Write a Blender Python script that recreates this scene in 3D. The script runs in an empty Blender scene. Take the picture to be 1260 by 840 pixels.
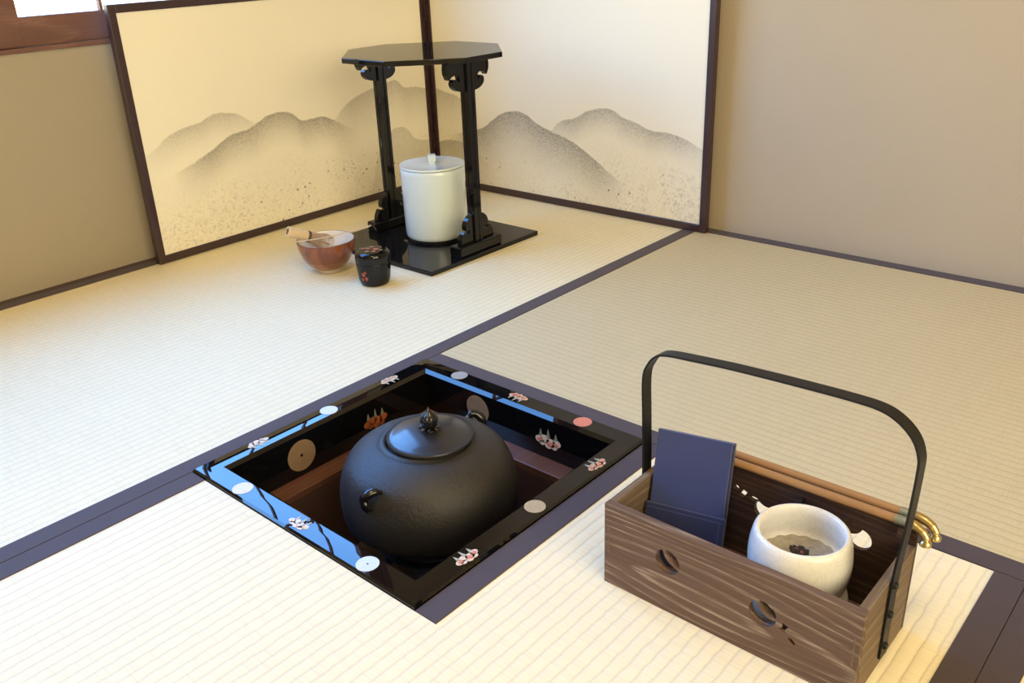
import bpy, bmesh, math, random
from mathutils import Vector, Matrix
from mathutils.geometry import delaunay_2d_cdt
random.seed(7)
PI = math.pi
scene = bpy.context.scene
COL = scene.collection
ORG = {}

# ------------------------------------------------------------ objects
def tag(o, label=None, cat=None, group=None, kind=None):
    if label: o['label'] = label
    if cat: o['category'] = cat
    if group: o['group'] = group
    if kind: o['kind'] = kind
    return o

def empty(name, loc, label, cat, group=None):
    o = bpy.data.objects.new(name, None); COL.objects.link(o)
    o.location = loc; o.empty_display_size = .02
    ORG[o.name] = Vector(loc)
    return tag(o, label, cat, group)

def obj(name, bm, mat, parent=None, origin=None, smooth=False, angle=40, bevel=0, seg=2):
    """bm is in world coordinates; linked as ONE mesh object."""
    if not isinstance(bm, bpy.types.Mesh):
        me = bpy.data.meshes.new(name)
        bmesh.ops.recalc_face_normals(bm, faces=bm.faces)
        bm.to_mesh(me); bm.free()
    else:
        me = bm; me.name = name
    org = ORG[parent.name] if parent else Vector(origin or (0, 0, 0))
    me.transform(Matrix.Translation(-org))
    if isinstance(mat, (list, tuple)):
        for m in mat: me.materials.append(m)
    else:
        me.materials.append(mat)
    if smooth:
        for p in me.polygons: p.use_smooth = True
        try: me.set_sharp_from_angle(angle=math.radians(angle))
        except Exception: pass
    o = bpy.data.objects.new(name, me); COL.objects.link(o)
    if parent: o.parent = parent
    else: o.location = org
    ORG[o.name] = org
    if bevel:
        b = o.modifiers.new('bevel', 'BEVEL'); b.width = bevel; b.segments = seg; b.limit_method = 'ANGLE'; b.angle_limit = math.radians(35)
    return o

def struct(name, bm, mat, **k):
    o = obj(name, bm, mat, **k); o['kind'] = 'structure'; return o

# ------------------------------------------------------------ mesh helpers
def nb(): return bmesh.new()

def box(bm, x0, x1, y0, y1, z0, z1, M=None, mi=0):
    vs = [bm.verts.new(Vector((x, y, z)) if M is None else M @ Vector((x, y, z))) for z in (z0, z1) for y in (y0, y1) for x in (x0, x1)]
    for f in ((0,1,3,2),(4,6,7,5),(0,4,5,1),(2,3,7,6),(0,2,6,4),(1,5,7,3)):
        fc = bm.faces.new([vs[i] for i in f]); fc.material_index = mi
    return bm

def lathe(bm, prof, c=(0,0,0), seg=64, M=None, closed=False, mat_fn=None):
    """prof [(r,z)], around vertical axis at c; r=0 makes a pole"""
    rings = []
    for r, z in prof:
        if r < 1e-6:
            rings.append([bm.verts.new((0, 0, z))])
        else:
            rings.append([bm.verts.new((r*math.cos(2*PI*i/seg), r*math.sin(2*PI*i/seg), z)) for i in range(seg)])
    pairs = list(zip(rings, rings[1:]))
    if closed: pairs.append((rings[-1], rings[0]))
    for k, (a, b) in enumerate(pairs):
        for i in range(seg):
            j = (i+1) % seg
            if len(a) == 1 and len(b) == 1: continue
            if len(a) == 1: f = bm.faces.new((a[0], b[j], b[i]))
            elif len(b) == 1: f = bm.faces.new((a[i], a[j], b[0]))
            else: f = bm.faces.new((a[i], a[j], b[j], b[i]))
            if mat_fn: f.material_index = mat_fn(k)
    T = Matrix.Translation(c) @ (M or Matrix.Identity(4))
    vs = [v for r in rings for v in r]
    bmesh.ops.transform(bm, matrix=T, verts=vs)
    return bm

def spline(pts, n=8):
    """Catmull-Rom through pts (tuples of any length)"""
    P = [tuple(2*a-b for a, b in zip(pts[0], pts[1]))] + list(pts) + [tuple(2*a-b for a, b in zip(pts[-1], pts[-2]))]
    out = []
    for i in range(1, len(P)-2):
        for k in range(n):
            t = k/n
            out.append(tuple(.5*((2*b)+(-a+c)*t+(2*a-5*b+4*c-d)*t*t+(-a+3*b-3*c+d)*t**3) for a, b, c, d in zip(P[i-1], P[i], P[i+1], P[i+2])))
    out.append(tuple(pts[-1])); return out

def tube(bm, pts, rad, seg=12, caps=True, flat=1.0):
    pts = [Vector(p) for p in pts]
    n = len(pts); rs = rad if isinstance(rad, (list, tuple)) else [rad]*n
    up = None; rings = []
    for i, p in enumerate(pts):
        t = (pts[min(i+1, n-1)]-pts[max(i-1, 0)]).normalized()
        if up is None:
            up = Vector((0,0,1)) if abs(t.z) < .9 else Vector((1,0,0))
        up = (up - t*up.dot(t)).normalized()
        s = t.cross(up)
        rings.append([bm.verts.new(p + (s*math.cos(2*PI*k/seg) + up*math.sin(2*PI*k/seg)*flat)*rs[i]) for k in range(seg)])
    for a, b in zip(rings, rings[1:]):
        for k in range(seg):
            j = (k+1) % seg
            bm.faces.new((a[k], a[j], b[j], b[k]))
    if caps:
        bm.faces.new(rings[0][::-1]); bm.faces.new(rings[-1])
    return bm

def ribbon(bm, pts, wdir, w, t):
    """flat strap along pts: width w along wdir, thickness t"""
    pts = [Vector(p) for p in pts]; wd = Vector(wdir).normalized(); n = len(pts); R = []
    for i, p in enumerate(pts):
        tg = (pts[min(i+1, n-1)]-pts[max(i-1, 0)]).normalized()
        nn = tg.cross(wd).normalized()
        R.append([bm.verts.new(p+wd*a*w/2+nn*b*t/2) for a, b in ((-1,-1),(1,-1),(1,1),(-1,1))])
    for a, b in zip(R, R[1:]):
        for k in range(4):
            j = (k+1) % 4
            bm.faces.new((a[k], a[j], b[j], b[k]))
    bm.faces.new(R[0][::-1]); bm.faces.new(R[-1])
    return bm

def fill(loops, thick, M, bev=0):
    """planar shape with holes (even-odd), extruded along local z (-t/2..t/2), placed by M"""
    pts = [Vector(p) for lp in loops for p in lp]; edges = []; k = 0
    for lp in loops:
        n = len(lp); edges += [(k+i, k+(i+1) % n) for i in range(n)]; k += n
    vo, eo, fo, ov, oe, of = delaunay_2d_cdt(pts, edges, [], 1 if len(loops) == 1 else 0, 1e-7)
    def inside(x, y):
        c = False
        for lp in loops:
            for (x0, y0), (x1, y1) in zip(lp, lp[1:]+lp[:1]):
                if (y0 > y) != (y1 > y) and x < (x1-x0)*(y-y0)/(y1-y0)+x0: c = not c
        return c
    bm = bmesh.new(); h = thick/2
    a = [bm.verts.new((v.x, v.y, h)) for v in vo]; b = [bm.verts.new((v.x, v.y, -h)) for v in vo]
    cnt = {}
    for f in fo:
        cx = sum(vo[i].x for i in f)/len(f); cy = sum(vo[i].y for i in f)/len(f)
        if not inside(cx, cy): continue
        bm.faces.new([a[i] for i in f]); bm.faces.new([b[i] for i in reversed(f)])
        for i in range(len(f)):
            e_ = (f[i], f[(i+1) % len(f)])
            if (e_[1], e_[0]) in cnt: del cnt[(e_[1], e_[0])]
            else: cnt[e_] = 1
    for i, j in cnt: bm.faces.new((a[j], a[i], b[i], b[j]))
    bmesh.ops.delete(bm, geom=[v for v in bm.verts if not v.link_faces], context='VERTS')
    bmesh.ops.dissolve_limit(bm, angle_limit=.001, verts=bm.verts, edges=bm.edges, delimit={'NORMAL'}) if len(loops) == 1 else None
    bmesh.ops.transform(bm, matrix=M, verts=bm.verts)
    return bm

def merge(a, b):
    me = bpy.data.meshes.new('m'); b.to_mesh(me); b.free(); a.from_mesh(me); bpy.data.meshes.remove(me); return a

def frame_M(o, ex, ey):
    ex = Vector(ex).normalized(); ey = Vector(ey).normalized(); ez = ex.cross(ey)
    return Matrix((( ex.x, ey.x, ez.x, o[0]), (ex.y, ey.y, ez.y, o[1]), (ex.z, ey.z, ez.z, o[2]), (0,0,0,1)))

def circ(cx, cy, r, n=32, ry=None): return [(cx+r*math.cos(2*PI*i/n), cy+(ry or r)*math.sin(2*PI*i/n)) for i in range(n)]

# ------------------------------------------------------------ materials
def new_mat(name):
    m = bpy.data.materials.new(name); m.use_nodes = True
    nt = m.node_tree; nt.nodes.clear()
    out = nt.nodes.new('ShaderNodeOutputMaterial'); b = nt.nodes.new('ShaderNodeBsdfPrincipled')
    nt.links.new(b.outputs[0], out.inputs[0])
    return m, nt, b, out

class N:
    def __init__(s, nt): s.nt = nt
    def n(s, t, **k):
        x = s.nt.nodes.new('ShaderNode'+t)
        for a, v in k.items(): setattr(x, a, v)
        return x
    def l(s, a, b): s.nt.links.new(a, b)
    def put(s, sock, v):
        if hasattr(v, 'is_output'): s.l(v, sock)
        else: sock.default_value = v
    def math(s, op, a, b=0.0, c=None, clamp=False):
        x = s.n('Math', operation=op, use_clamp=clamp)
        s.put(x.inputs[0], a); s.put(x.inputs[1], b)
        if c is not None: s.put(x.inputs[2], c)
        return x.outputs[0]
    def pos(s):
        g = s.n('NewGeometry'); return g.outputs['Position']
    def objc(s): return s.n('TexCoord').outputs['Object']
    def map(s, v, scale=(1,1,1), loc=(0,0,0), rot=(0,0,0)):
        m = s.n('Mapping'); s.l(v, m.inputs[0])
        m.inputs['Scale'].default_value = scale; m.inputs['Location'].default_value = loc; m.inputs['Rotation'].default_value = rot
        return m.outputs[0]
    def noise(s, v, scale, detail=2, rough=.5, dist=0):
        x = s.n('TexNoise'); s.l(v, x.inputs['Vector']); x.inputs['Scale'].default_value = scale
        x.inputs['Detail'].default_value = detail; x.inputs['Roughness'].default_value = rough; x.inputs['Distortion'].default_value = dist
        return x.outputs[0]
    def ramp(s, f, stops, interp='LINEAR'):
        x = s.n('ValToRGB'); cr = x.color_ramp; cr.interpolation = interp
        while len(cr.elements) < len(stops): cr.elements.new(.5)
        for e, (p, c) in zip(cr.elements, stops):
            e.position = p; e.color = (*c, 1) if not isinstance(c, (int, float)) else (c, c, c, 1)
        s.l(f, x.inputs[0]); return x.outputs[0]
    def mix(s, f, a, b, mode='MIX'):
        x = s.n('Mix', data_type='RGBA', blend_type=mode)
        s.put(x.inputs[0], f)
        for i, v in ((6, a), (7, b)):
            s.put(x.inputs[i], v if hasattr(v, 'is_output') else (*v, 1))
        return x.outputs[2]
    def bump(s, h, strength, dist, b, prev=None):
        x = s.n('Bump'); x.inputs['Strength'].default_value = strength; x.inputs['Distance'].default_value = dist
        s.l(h, x.inputs['Height'])
        if prev: s.l(prev, x.inputs['Normal'])
        s.l(x.outputs[0], b.inputs['Normal']); return x.outputs[0]

def plain(name, col, rough=.5, metal=0, coat=0, spec=.5, noise=None, bump=None, coatr=.03, sheen=0):
    m, nt, b, _ = new_mat(name); g = N(nt)
    b.inputs['Roughness'].default_value = rough; b.inputs['Metallic'].default_value = metal
    b.inputs['Coat Weight'].default_value = coat; b.inputs['Coat Roughness'].default_value = coatr
    b.inputs['Specular IOR Level'].default_value = spec
    b.inputs['Sheen Weight'].default_value = sheen
    if name == 'black_lacquer': b.inputs['Coat IOR'].default_value = 1.53
    sc, amt = noise or (30, .06)
    f = g.noise(g.objc(), sc, 3)
    c0 = tuple(max(0, c*(1-amt)) for c in col); c1 = tuple(min(1, c*(1+amt)) for c in col)
    g.l(g.mix(f, c0, c1), b.inputs['Base Color'])
    if bump:
        bs, bd = bump
        g.bump(g.noise(g.objc(), bs, 4), .6, bd, b)
    return m

def tatami(name, axis, tone, seed):
    """ribs run along `axis`; rush strands run across them"""
    m, nt, b, _ = new_mat(name); g = N(nt)
    p = g.map(g.pos(), rot=(0, 0, 0 if axis == 'y' else PI/2), loc=(seed, seed*.37, 0))
    xyz = g.n('SeparateXYZ'); g.l(p, xyz.inputs[0]); X, Y = xyz.outputs[0], xyz.outputs[1]
    per = .0143
    wob = g.math('MULTIPLY', g.math('SUBTRACT', g.noise(p, 55, 3), .5), .0048)
    xw = g.math('DIVIDE', g.math('ADD', X, wob), per)
    fr = g.math('FRACT', xw)
    rib = g.math('SINE', g.math('MULTIPLY', fr, PI))            # 0 in the groove, 1 on the crest
    ribh = g.math('POWER', rib, .45)
    cell = g.math('FLOOR', xw)
    # rush strands: thin lines across, broken per rib
    cmb = g.n('CombineXYZ'); g.l(g.math('MULTIPLY', Y, 650), cmb.inputs[1]); g.l(g.math('MULTIPLY', cell, 2.3), cmb.inputs[0]); g.l(g.math('MULTIPLY', X, 14), cmb.inputs[2])
    strand = g.noise(cmb.outputs[0], 1.0, 3, .6)
    cmb2 = g.n('CombineXYZ'); g.l(g.math('MULTIPLY', Y, 60), cmb2.inputs[1]); g.l(g.math('MULTIPLY', X, 5), cmb2.inputs[0])
    band = g.noise(cmb2.outputs[0], 1.0, 2)
    fiber = g.math('SINE', g.math('MULTIPLY', Y, 2*PI/.0021))
    v = g.math('ADD', g.math('MULTIPLY', strand, .85), g.math('MULTIPLY', band, .15))
    lo = tuple(c*.91 for c in tone); hi = tuple(min(1, c*1.045) for c in tone)
    col = g.ramp(v, [(.32, lo), (.5, tone), (.68, hi)])
    col = g.mix(g.math('MULTIPLY', g.math('SUBTRACT', 1.0, g.ramp(rib, [(0, 0.), (.5, 1.)])), .36), col, tuple(c*.62 for c in tone))
    big = g.noise(g.pos(), 2.2, 3)
    col = g.mix(.12, col, g.ramp(big, [(.35, tuple(c*.8 for c in tone)), (.65, tuple(min(1, c*1.1) for c in tone))]))
    g.l(col, b.inputs['Base Color'])
    b.inputs['Roughness'].default_value = .62; b.inputs['Specular IOR Level'].default_value = .35
    h = g.math('ADD', g.math('MULTIPLY', ribh, 1.0), g.math('ADD', g.math('MULTIPLY', strand, .12), g.math('MULTIPLY', fiber, .02)))
    g.bump(h, .75, .0009, b)
    return m

def wood(name, dark, light, grain='x', cz=.045, rough=.6, ring=.0055, spec=.4, offs=(0,0,0), fl=.13):
    """open-grained board, long grain along the given axis, pores limed light"""
    m, nt, b, _ = new_mat(name); g = N(nt)
    p = g.map(g.objc(), loc=offs)
    s = {'x': (fl, 1, 1), 'y': (1, fl, 1), 'z': (1, 1, fl)}[grain]
    q = g.map(p, scale=s)
    nz = g.n('TexNoise'); g.l(q, nz.inputs['Vector']); nz.inputs['Scale'].default_value = 15; nz.inputs['Detail'].default_value = 2
    vm = g.n('VectorMath', operation='SCALE'); g.l(nz.outputs['Color'], vm.inputs[0]); vm.inputs[3].default_value = .034
    va = g.n('VectorMath', operation='ADD'); g.l(q, va.inputs[0]); g.l(vm.outputs[0], va.inputs[1])
    ln = g.n('VectorMath', operation='LENGTH')
    vb = g.n('VectorMath', operation='SUBTRACT'); g.l(va.outputs[0], vb.inputs[0]); vb.inputs[1].default_value = (.018, -.01, cz)
    g.l(vb.outputs[0], ln.inputs[0])
    r = g.math('FRACT', g.math('DIVIDE', ln.outputs['Value'], ring))
    line = g.ramp(r, [(0, .10), (.60, .18), (.84, 1.), (.92, .75), (1, .10)])
    s2 = {'x': (18, 600, 600), 'y': (600, 18, 600), 'z': (600, 600, 18)}[grain]
    pores = g.noise(g.map(p, scale=s2), 1.0, 3, .65)
    pl = g.ramp(pores, [(.48, 0.), (.62, 1.)])
    f = g.math('MULTIPLY', line, g.math('ADD', g.math('MULTIPLY', pl, .75), .25), clamp=True)
    col = g.mix(f, dark, light)
    fig = g.noise(q, 40, 3)
    col = g.mix(g.ramp(fig, [(.35, 0.), (.7, .5)]), col, tuple(c*.6 for c in dark))
    g.l(col, b.inputs['Base Color'])
    b.inputs['Roughness'].default_value = rough; b.inputs['Specular IOR Level'].default_value = spec
    g.bump(g.math('ADD', pores, r), .4, .0004, b)
    return m

def plaster(name, col):
    m, nt, b, _ = new_mat(name); g = N(nt)
    f = g.noise(g.pos(), 3, 4, .6); f2 = g.noise(g.pos(), 260, 3, .6)
    c = g.mix(f, tuple(x*.93 for x in col), tuple(x*1.06 for x in col))
    c = g.mix(g.math('MULTIPLY', f2, .25), c, tuple(x*.78 for x in col))
    g.l(c, b.inputs['Base Color']); b.inputs['Roughness'].default_value = .9; b.inputs['Specular IOR Level'].default_value = .15
    g.bump(f2, .35, .0006, b)
    return m

def cloth(name, col):
    m, nt, b, _ = new_mat(name); g = N(nt)
    w1 = g.n('TexWave'); g.l(g.pos(), w1.inputs['Vector']); w1.inputs['Scale'].default_value = 220; w1.bands_direction = 'X'
    w2 = g.n('TexWave'); g.l(g.pos(), w2.inputs['Vector']); w2.inputs['Scale'].default_value = 220; w2.bands_direction = 'Y'
    f = g.math('MULTIPLY', w1.outputs['Fac'], w2.outputs['Fac']); n = g.noise(g.pos(), 40, 3)
    c = g.mix(n, tuple(x*.88 for x in col), tuple(x*1.1 for x in col))
    g.l(c, b.inputs['Base Color']); b.inputs['Roughness'].default_value = .75; b.inputs['Sheen Weight'].default_value = .12
    g.bump(f, .3, .0002, b)
    return m

def painting(name, org, ex, W, H, ridges, seed):
    """paper with an ink landscape: ridges = [(points, ink, fade)], back to front; org/ex give the panel plane"""
    m, nt, b, _ = new_mat(name); g = N(nt)
    P = g.pos()
    d = g.n('VectorMath', operation='SUBTRACT'); g.l(P, d.inputs[0]); d.inputs[1].default_value = org
    dt = g.n('VectorMath', operation='DOT_PRODUCT'); g.l(d.outputs[0], dt.inputs[0]); dt.inputs[1].default_value = ex
    u = g.math('DIVIDE', dt.outputs['Value'], W)
    sx = g.n('SeparateXYZ'); g.l(P, sx.inputs[0]); v = g.math('DIVIDE', sx.outputs[2], H)
    fine = g.noise(P, 420, 2, .6); mid = g.noise(P, 60, 4, .65)
    v_ = g.math('ADD', v, g.math('MULTIPLY', g.math('SUBTRACT', mid, .5), .012))
    ink = None
    for pts, amt, fade in ridges:
        fc = g.n('FloatCurve'); cv = fc.mapping.curves[0]
        fc.mapping.use_clip = False
        pts = sorted(pts)
        u0, u1 = pts[0][0], pts[-1][0]; s0 = (pts[1][1]-pts[0][1])/(pts[1][0]-pts[0][0]); s1 = (pts[-1][1]-pts[-2][1])/(pts[-1][0]-pts[-2][0])
        pts = [(u0-.08, pts[0][1]-.08*s0*.7)] + pts + [(u1+.08, pts[-1][1]+.08*s1*.7)]
        pts = [(min(max(x, -.3), 1.3), y) for x, y in pts]
        # the curve widget clamps to 0..1, so squeeze u into (u+.3)/1.6
        pp = [((x+.3)/1.6, y) for x, y in pts]
        while len(cv.points) < len(pp): cv.points.new(.5, .5)
        for c, (x, y) in zip(cv.points, pp): c.location = (x, y); c.handle_type = 'AUTO'
        fc.mapping.update()
        g.l(g.math('DIVIDE', g.math('ADD', u, .3), 1.6), fc.inputs['Value'])
        dd = g.math('SUBTRACT', fc.outputs[0], v_)
        edge = g.math('MULTIPLY', dd, 150, clamp=True)
        fd = g.math('SUBTRACT', 1.0, g.math('DIVIDE', dd, fade), clamp=True)
        fd = g.math('POWER', fd, 1.5)
        k = g.math('MULTIPLY', g.math('MULTIPLY', edge, fd), amt)
        if u0 > .02: k = g.math('MULTIPLY', k, g.math('MULTIPLY', g.math('SUBTRACT', u, u0-.045), 9.0, clamp=True))
        if u1 < .98: k = g.math('MULTIPLY', k, g.math('MULTIPLY', g.math('SUBTRACT', u1+.045, u), 9.0, clamp=True))
        if ink is None: ink = k
        else:
            # a nearer ridge's mist hides part of the one behind
            inr = g.math('MULTIPLY', g.math('MULTIPLY', g.math('SUBTRACT', u, u0-.03), 9.0, clamp=True), g.math('MULTIPLY', g.math('SUBTRACT', u1+.03, u), 9.0, clamp=True))
            hide = g.math('SUBTRACT', 1.0, g.math('MULTIPLY', g.math('MULTIPLY', edge, inr), .8))
            ink = g.math('MAXIMUM', g.math('MULTIPLY', ink, hide), k)
    ink = g.math('MULTIPLY', ink, g.math('ADD', .62, g.math('MULTIPLY', g.ramp(fine, [(.35, 0.), (.65, 1.)]), .75)))
    # dry brush and spatter low on the panel
    low = g.ramp(v, [(0, 1.), (.16, .85), (.36, 0.)])
    brush = g.ramp(g.noise(g.map(P, scale=(1, 1, 1)), 130, 6, .8, .9), [(.50, 0.), (.60, 1.)])
    patch = g.ramp(g.noise(P, 5+seed, 2), [(.38, .25), (.62, 1.)])
    ink = g.math('MAXIMUM', ink, g.math('MULTIPLY', g.math('MULTIPLY', brush, patch), g.math('MULTIPLY', low, .40)))
    vo = g.n('TexVoronoi'); g.l(P, vo.inputs['Vector']); vo.inputs['Scale'].default_value = 68; vo.inputs['Randomness'].default_value = 1
    sp = g.ramp(vo.outputs['Distance'], [(0, 1.), (.17, 1.), (.21, 0.)])
    wc = g.n('SeparateColor'); g.l(vo.outputs['Color'], wc.inputs[0])
    pick = g.math('GREATER_THAN', wc.outputs[0], .70)
    low2 = g.ramp(v, [(0, 1.), (.17, 1.), (.27, 0.)])
    clump = g.ramp(g.noise(P, 11, 2), [(.44, 0.), (.52, 1.)])
    spk = g.math('MULTIPLY', g.math('MULTIPLY', sp, pick), g.math('MULTIPLY', low2, clump))
    ink = g.math('MAXIMUM', ink, g.math('MULTIPLY', spk, .8))
    paper = g.mix(g.noise(P, 4, 2), (.84, .78, .61), (.88, .82, .66))
    col = g.mix(ink, paper, (.10, .08, .05))
    g.l(col, b.inputs['Base Color'])
    b.inputs['Roughness'].default_value = .8; b.inputs['Specular IOR Level'].default_value = .25
    g.bump(fine, .15, .0002, b)
    return m

M_LEFTMAT = tatami('tatami_left', 'y', (.85, .76, .51), 1.3)
M_FRONTMAT = tatami('tatami_front', 'y', (.87, .775, .54), 5.1)
M_BACKMAT = tatami('tatami_back', 'x', (.60, .505, .30), 9.4)  # darker tone paints in how this weave direction catches the light
M_HERI = cloth('binding_cloth', (.058, .038, .042))
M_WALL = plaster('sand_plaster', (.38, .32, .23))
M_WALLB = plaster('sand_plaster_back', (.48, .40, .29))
M_CEIL = plaster('ceiling_boards', (.62, .52, .40))
M_BASE = plain('sill_wood', (.075, .045, .045), .5)
M_WINW = wood('window_wood', (.17, .075, .055), (.27, .15, .11), 'y', rough=.5, ring=.02)
M_SCRF = plain('screen_lacquer', (.038, .017, .020), .35, coat=.3)
M_LACQ = plain('black_lacquer', (.0035, .0035, .004), .3, coat=1.0, coatr=.012, spec=0)
M_LACQ2 = plain('black_lacquer_stand', (.005, .0045, .005), .3, coat=.8, coatr=.05, spec=0)
M_LEDGE = wood('hearth_ledge_wood', (.13, .055, .035), (.20, .10, .07), 'y', rough=.28, spec=.6)
M_PIT = plain('hearth_clay', (.055, .022, .016), .75, bump=(60, .0008))
M_ASH = plain('ash_grey', (.36, .33, .28), .95, noise=(160, .35), bump=(220, .0015))
M_IRONK = None

def kettle_mat():
    m, nt, b, _ = new_mat('cast_iron'); g = N(nt)
    f = g.noise(g.objc(), 160, 5, .7); f2 = g.noise(g.objc(), 18, 3)
    g.l(g.mix(f2, (.026, .025, .026), (.042, .038, .036)), b.inputs['Base Color'])
    b.inputs['Metallic'].default_value = .35; b.inputs['Specular IOR Level'].default_value = .6
    g.l(g.ramp(f2, [(.3, .42), (.7, .55)]), b.inputs['Roughness'])
    g.bump(f, .75, .0014, b)
    return m
M_IRON = kettle_mat()
M_IRONL = plain('iron_lid_bronze', (.030, .028, .030), .32, metal=.4, coat=.5, coatr=.12)
M_IRONG = plain('iron_knob_gloss', (.02, .02, .022), .22, metal=.6, coat=.4)
M_STRAP = plain('blackened_strap', (.008, .008, .008), .42, metal=0, spec=.3)
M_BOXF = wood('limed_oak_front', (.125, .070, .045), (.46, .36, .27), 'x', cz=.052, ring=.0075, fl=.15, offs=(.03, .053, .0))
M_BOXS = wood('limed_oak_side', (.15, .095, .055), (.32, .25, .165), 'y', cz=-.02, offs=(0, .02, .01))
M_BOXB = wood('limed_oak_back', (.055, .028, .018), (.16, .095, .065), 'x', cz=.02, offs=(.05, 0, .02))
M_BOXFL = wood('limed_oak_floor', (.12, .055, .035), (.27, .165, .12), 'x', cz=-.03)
M_BAMBOO = plain('smoked_bamboo', (.40, .21, .08), .35, coat=.3, noise=(8, .2))
M_BAMBOOL = plain('pale_bamboo', (.70, .52, .30), .45, noise=(25, .15))
M_TINE = plain('whisk_bamboo', (.46, .31, .18), .55)
M_BRASS = plain('brass', (.60, .47, .22), .3, metal=1)
M_PATINA = plain('patina_brass', (.34, .36, .26), .4, metal=.7, noise=(300, .3))
M_NAVY = plain('navy_fabric', (.032, .048, .165), .62, sheen=.25, bump=(900, .0002))
M_NAVYD = plain('navy_fabric_dark', (.017, .025, .095), .62, sheen=.2, bump=(900, .0002))
M_SHINE = plain('celadon_knob', (.72, .80, .80), .1, coat=.6)
M_GAPSHADE = plain('shadow_gap_black', (.01, .01, .01), .5)  # near-black colour stands for the shadow gap under the water jar
M_THREAD = plain('black_thread', (.02, .015, .012), .7)
M_CHAR = plain('charcoal', (.03, .022, .02), .8, noise=(300, .6), bump=(300, .001))
M_EMBER = plain('reddish_ember', (.32, .09, .06), .8, noise=(400, .6))
# inlays
M_SILV = plain('silver_inlay', (.66, .64, .60), .42, metal=.25, noise=(160, .12))
M_SILVB = plain('pale_inlay', (.72, .66, .66), .5, noise=(300, .16))
M_GREYI = plain('grey_silver_inlay', (.42, .42, .40), .42, metal=.3, noise=(160, .15))
M_CORAL = plain('coral_inlay', (.66, .22, .14), .5, noise=(300, .25))
M_GOLD = plain('gold_inlay', (.56, .44, .26), .42, metal=.3, noise=(160, .12))
M_BRZ = plain('bronze_inlay', (.30, .20, .12), .42, metal=.3, noise=(160, .12))
M_TAN = plain('tan_inlay', (.62, .40, .25), .5, noise=(250, .25))
M_PEACH = plain('peach_inlay', (.70, .55, .42), .5, noise=(300, .2))
M_ORNG = plain('orange_inlay', (.38, .11, .035), .45, noise=(100, .2))
M_PINE = plain('pine_inlay', (.22, .24, .18), .5, noise=(200, .2))
M_PINEL = plain('pale_pine_inlay', (.44, .44, .36), .5, noise=(200, .2))

def celadon():
    m, nt, b, _ = new_mat('celadon'); g = N(nt)
    f = g.noise(g.objc(), 12, 3)
    g.l(g.mix(f, (.66, .76, .75), (.74, .82, .80)), b.inputs['Base Color'])
    b.inputs['Roughness'].default_value = .22; b.inputs['Coat Weight'].default_value = .6; b.inputs['Coat Roughness'].default_value = .12
    w = g.noise(g.map(g.objc(), scale=(1, 1, .8)), 38, 3, .5, 1.5)
    g.bump(g.ramp(w, [(.50, 0.), (.56, 1.)]), .25, .0008, b)
    return m
M_CELA = celadon()

def crackle():
    m, nt, b, _ = new_mat('crackle_glaze'); g = N(nt)
    vo = g.n('TexVoronoi', feature='DISTANCE_TO_EDGE'); g.l(g.objc(), vo.inputs['Vector']); vo.inputs['Scale'].default_value = 130
    e = g.ramp(vo.outputs['Distance'], [(0, 1.), (.035, 0.)])
    n = g.noise(g.objc(), 25, 3)
    base = g.mix(n, (.74, .72, .66), (.82, .80, .75))
    g.l(g.mix(g.math('MULTIPLY', e, .32), base, (.40, .36, .30)), b.inputs['Base Color'])
    b.inputs['Roughness'].default_value = .25; b.inputs['Coat Weight'].default_value = .5; b.inputs['Coat Roughness'].default_value = .1
    return m
M_CRACK = crackle()

def bowl_out():
    m, nt, b, _ = new_mat('russet_glaze'); g = N(nt)
    sx = g.n('SeparateXYZ'); g.l(g.objc(), sx.inputs[0])
    z = g.math('ADD', sx.outputs[2], g.math('MULTIPLY', g.math('SUBTRACT', g.noise(g.objc(), 20, 3), .5), .004))
    c = g.ramp(g.math('DIVIDE', z, .07), [(0, (.45, .38, .28)), (.10, (.32, .16, .06)), (.33, (.27, .10, .035)), (.37, (.36, .17, .065)), (.41, (.25, .075, .025)), (.9, (.28, .085, .03)), (1, (.17, .06, .025))])
    n = g.noise(g.map(g.objc(), scale=(2, 2, .6)), 16, 3)
    c = g.mix(g.ramp(n, [(.55, 0.), (.62, .7)]), c, (.13, .035, .02))
    g.l(c, b.inputs['Base Color']); b.inputs['Roughness'].default_value = .2; b.inputs['Coat Weight'].default_value = .4
    return m
M_RUSS = bowl_out()
M_WHITEG = plain('cream_glaze', (.80, .74, .64), .22, coat=.4)
M_NATS = plain('caddy_lacquer', (.004, .0035, .004), .3, coat=.8, coatr=.02, spec=0)

def glass():
    m = bpy.data.materials.new('window_glass'); m.use_nodes = True; nt = m.node_tree; nt.nodes.clear(); g = N(nt)
    out = g.n('OutputMaterial'); t = g.n('BsdfTransparent'); gl = g.n('BsdfGlossy'); gl.inputs['Roughness'].default_value = .02
    fr = g.n('LayerWeight'); fr.inputs[0].default_value = .5; mx = g.n('MixShader')
    g.l(g.math('ADD', .03, g.math('MULTIPLY', g.math('POWER', fr.outputs['Facing'], 5.0), .5)), mx.inputs[0]); g.l(t.outputs[0], mx.inputs[1]); g.l(gl.outputs[0], mx.inputs[2]); g.l(mx.outputs[0], out.inputs[0])
    return m
M_GLASS = glass()

# ------------------------------------------------------------ dimensions
XW, YW = -.875, 1.306          # wall faces
XR, YF = 2.75, -2.3            # far sides of the room
S = .424                       # hearth frame
HB = .031                      # binding width
ZC = 2.35

# ------------------------------------------------------------ setting
bm = nb()                                            # floor boards under the mats, hole for the hearth pit
for a in ((XW, 0, YF, YW), (S, XR, YF, YW), (0, S, YF, 0), (0, S, S, YW)): box(bm, a[0], a[1], a[2], a[3], -.075, -.055)
struct('floor', bm, M_PIT)

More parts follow.
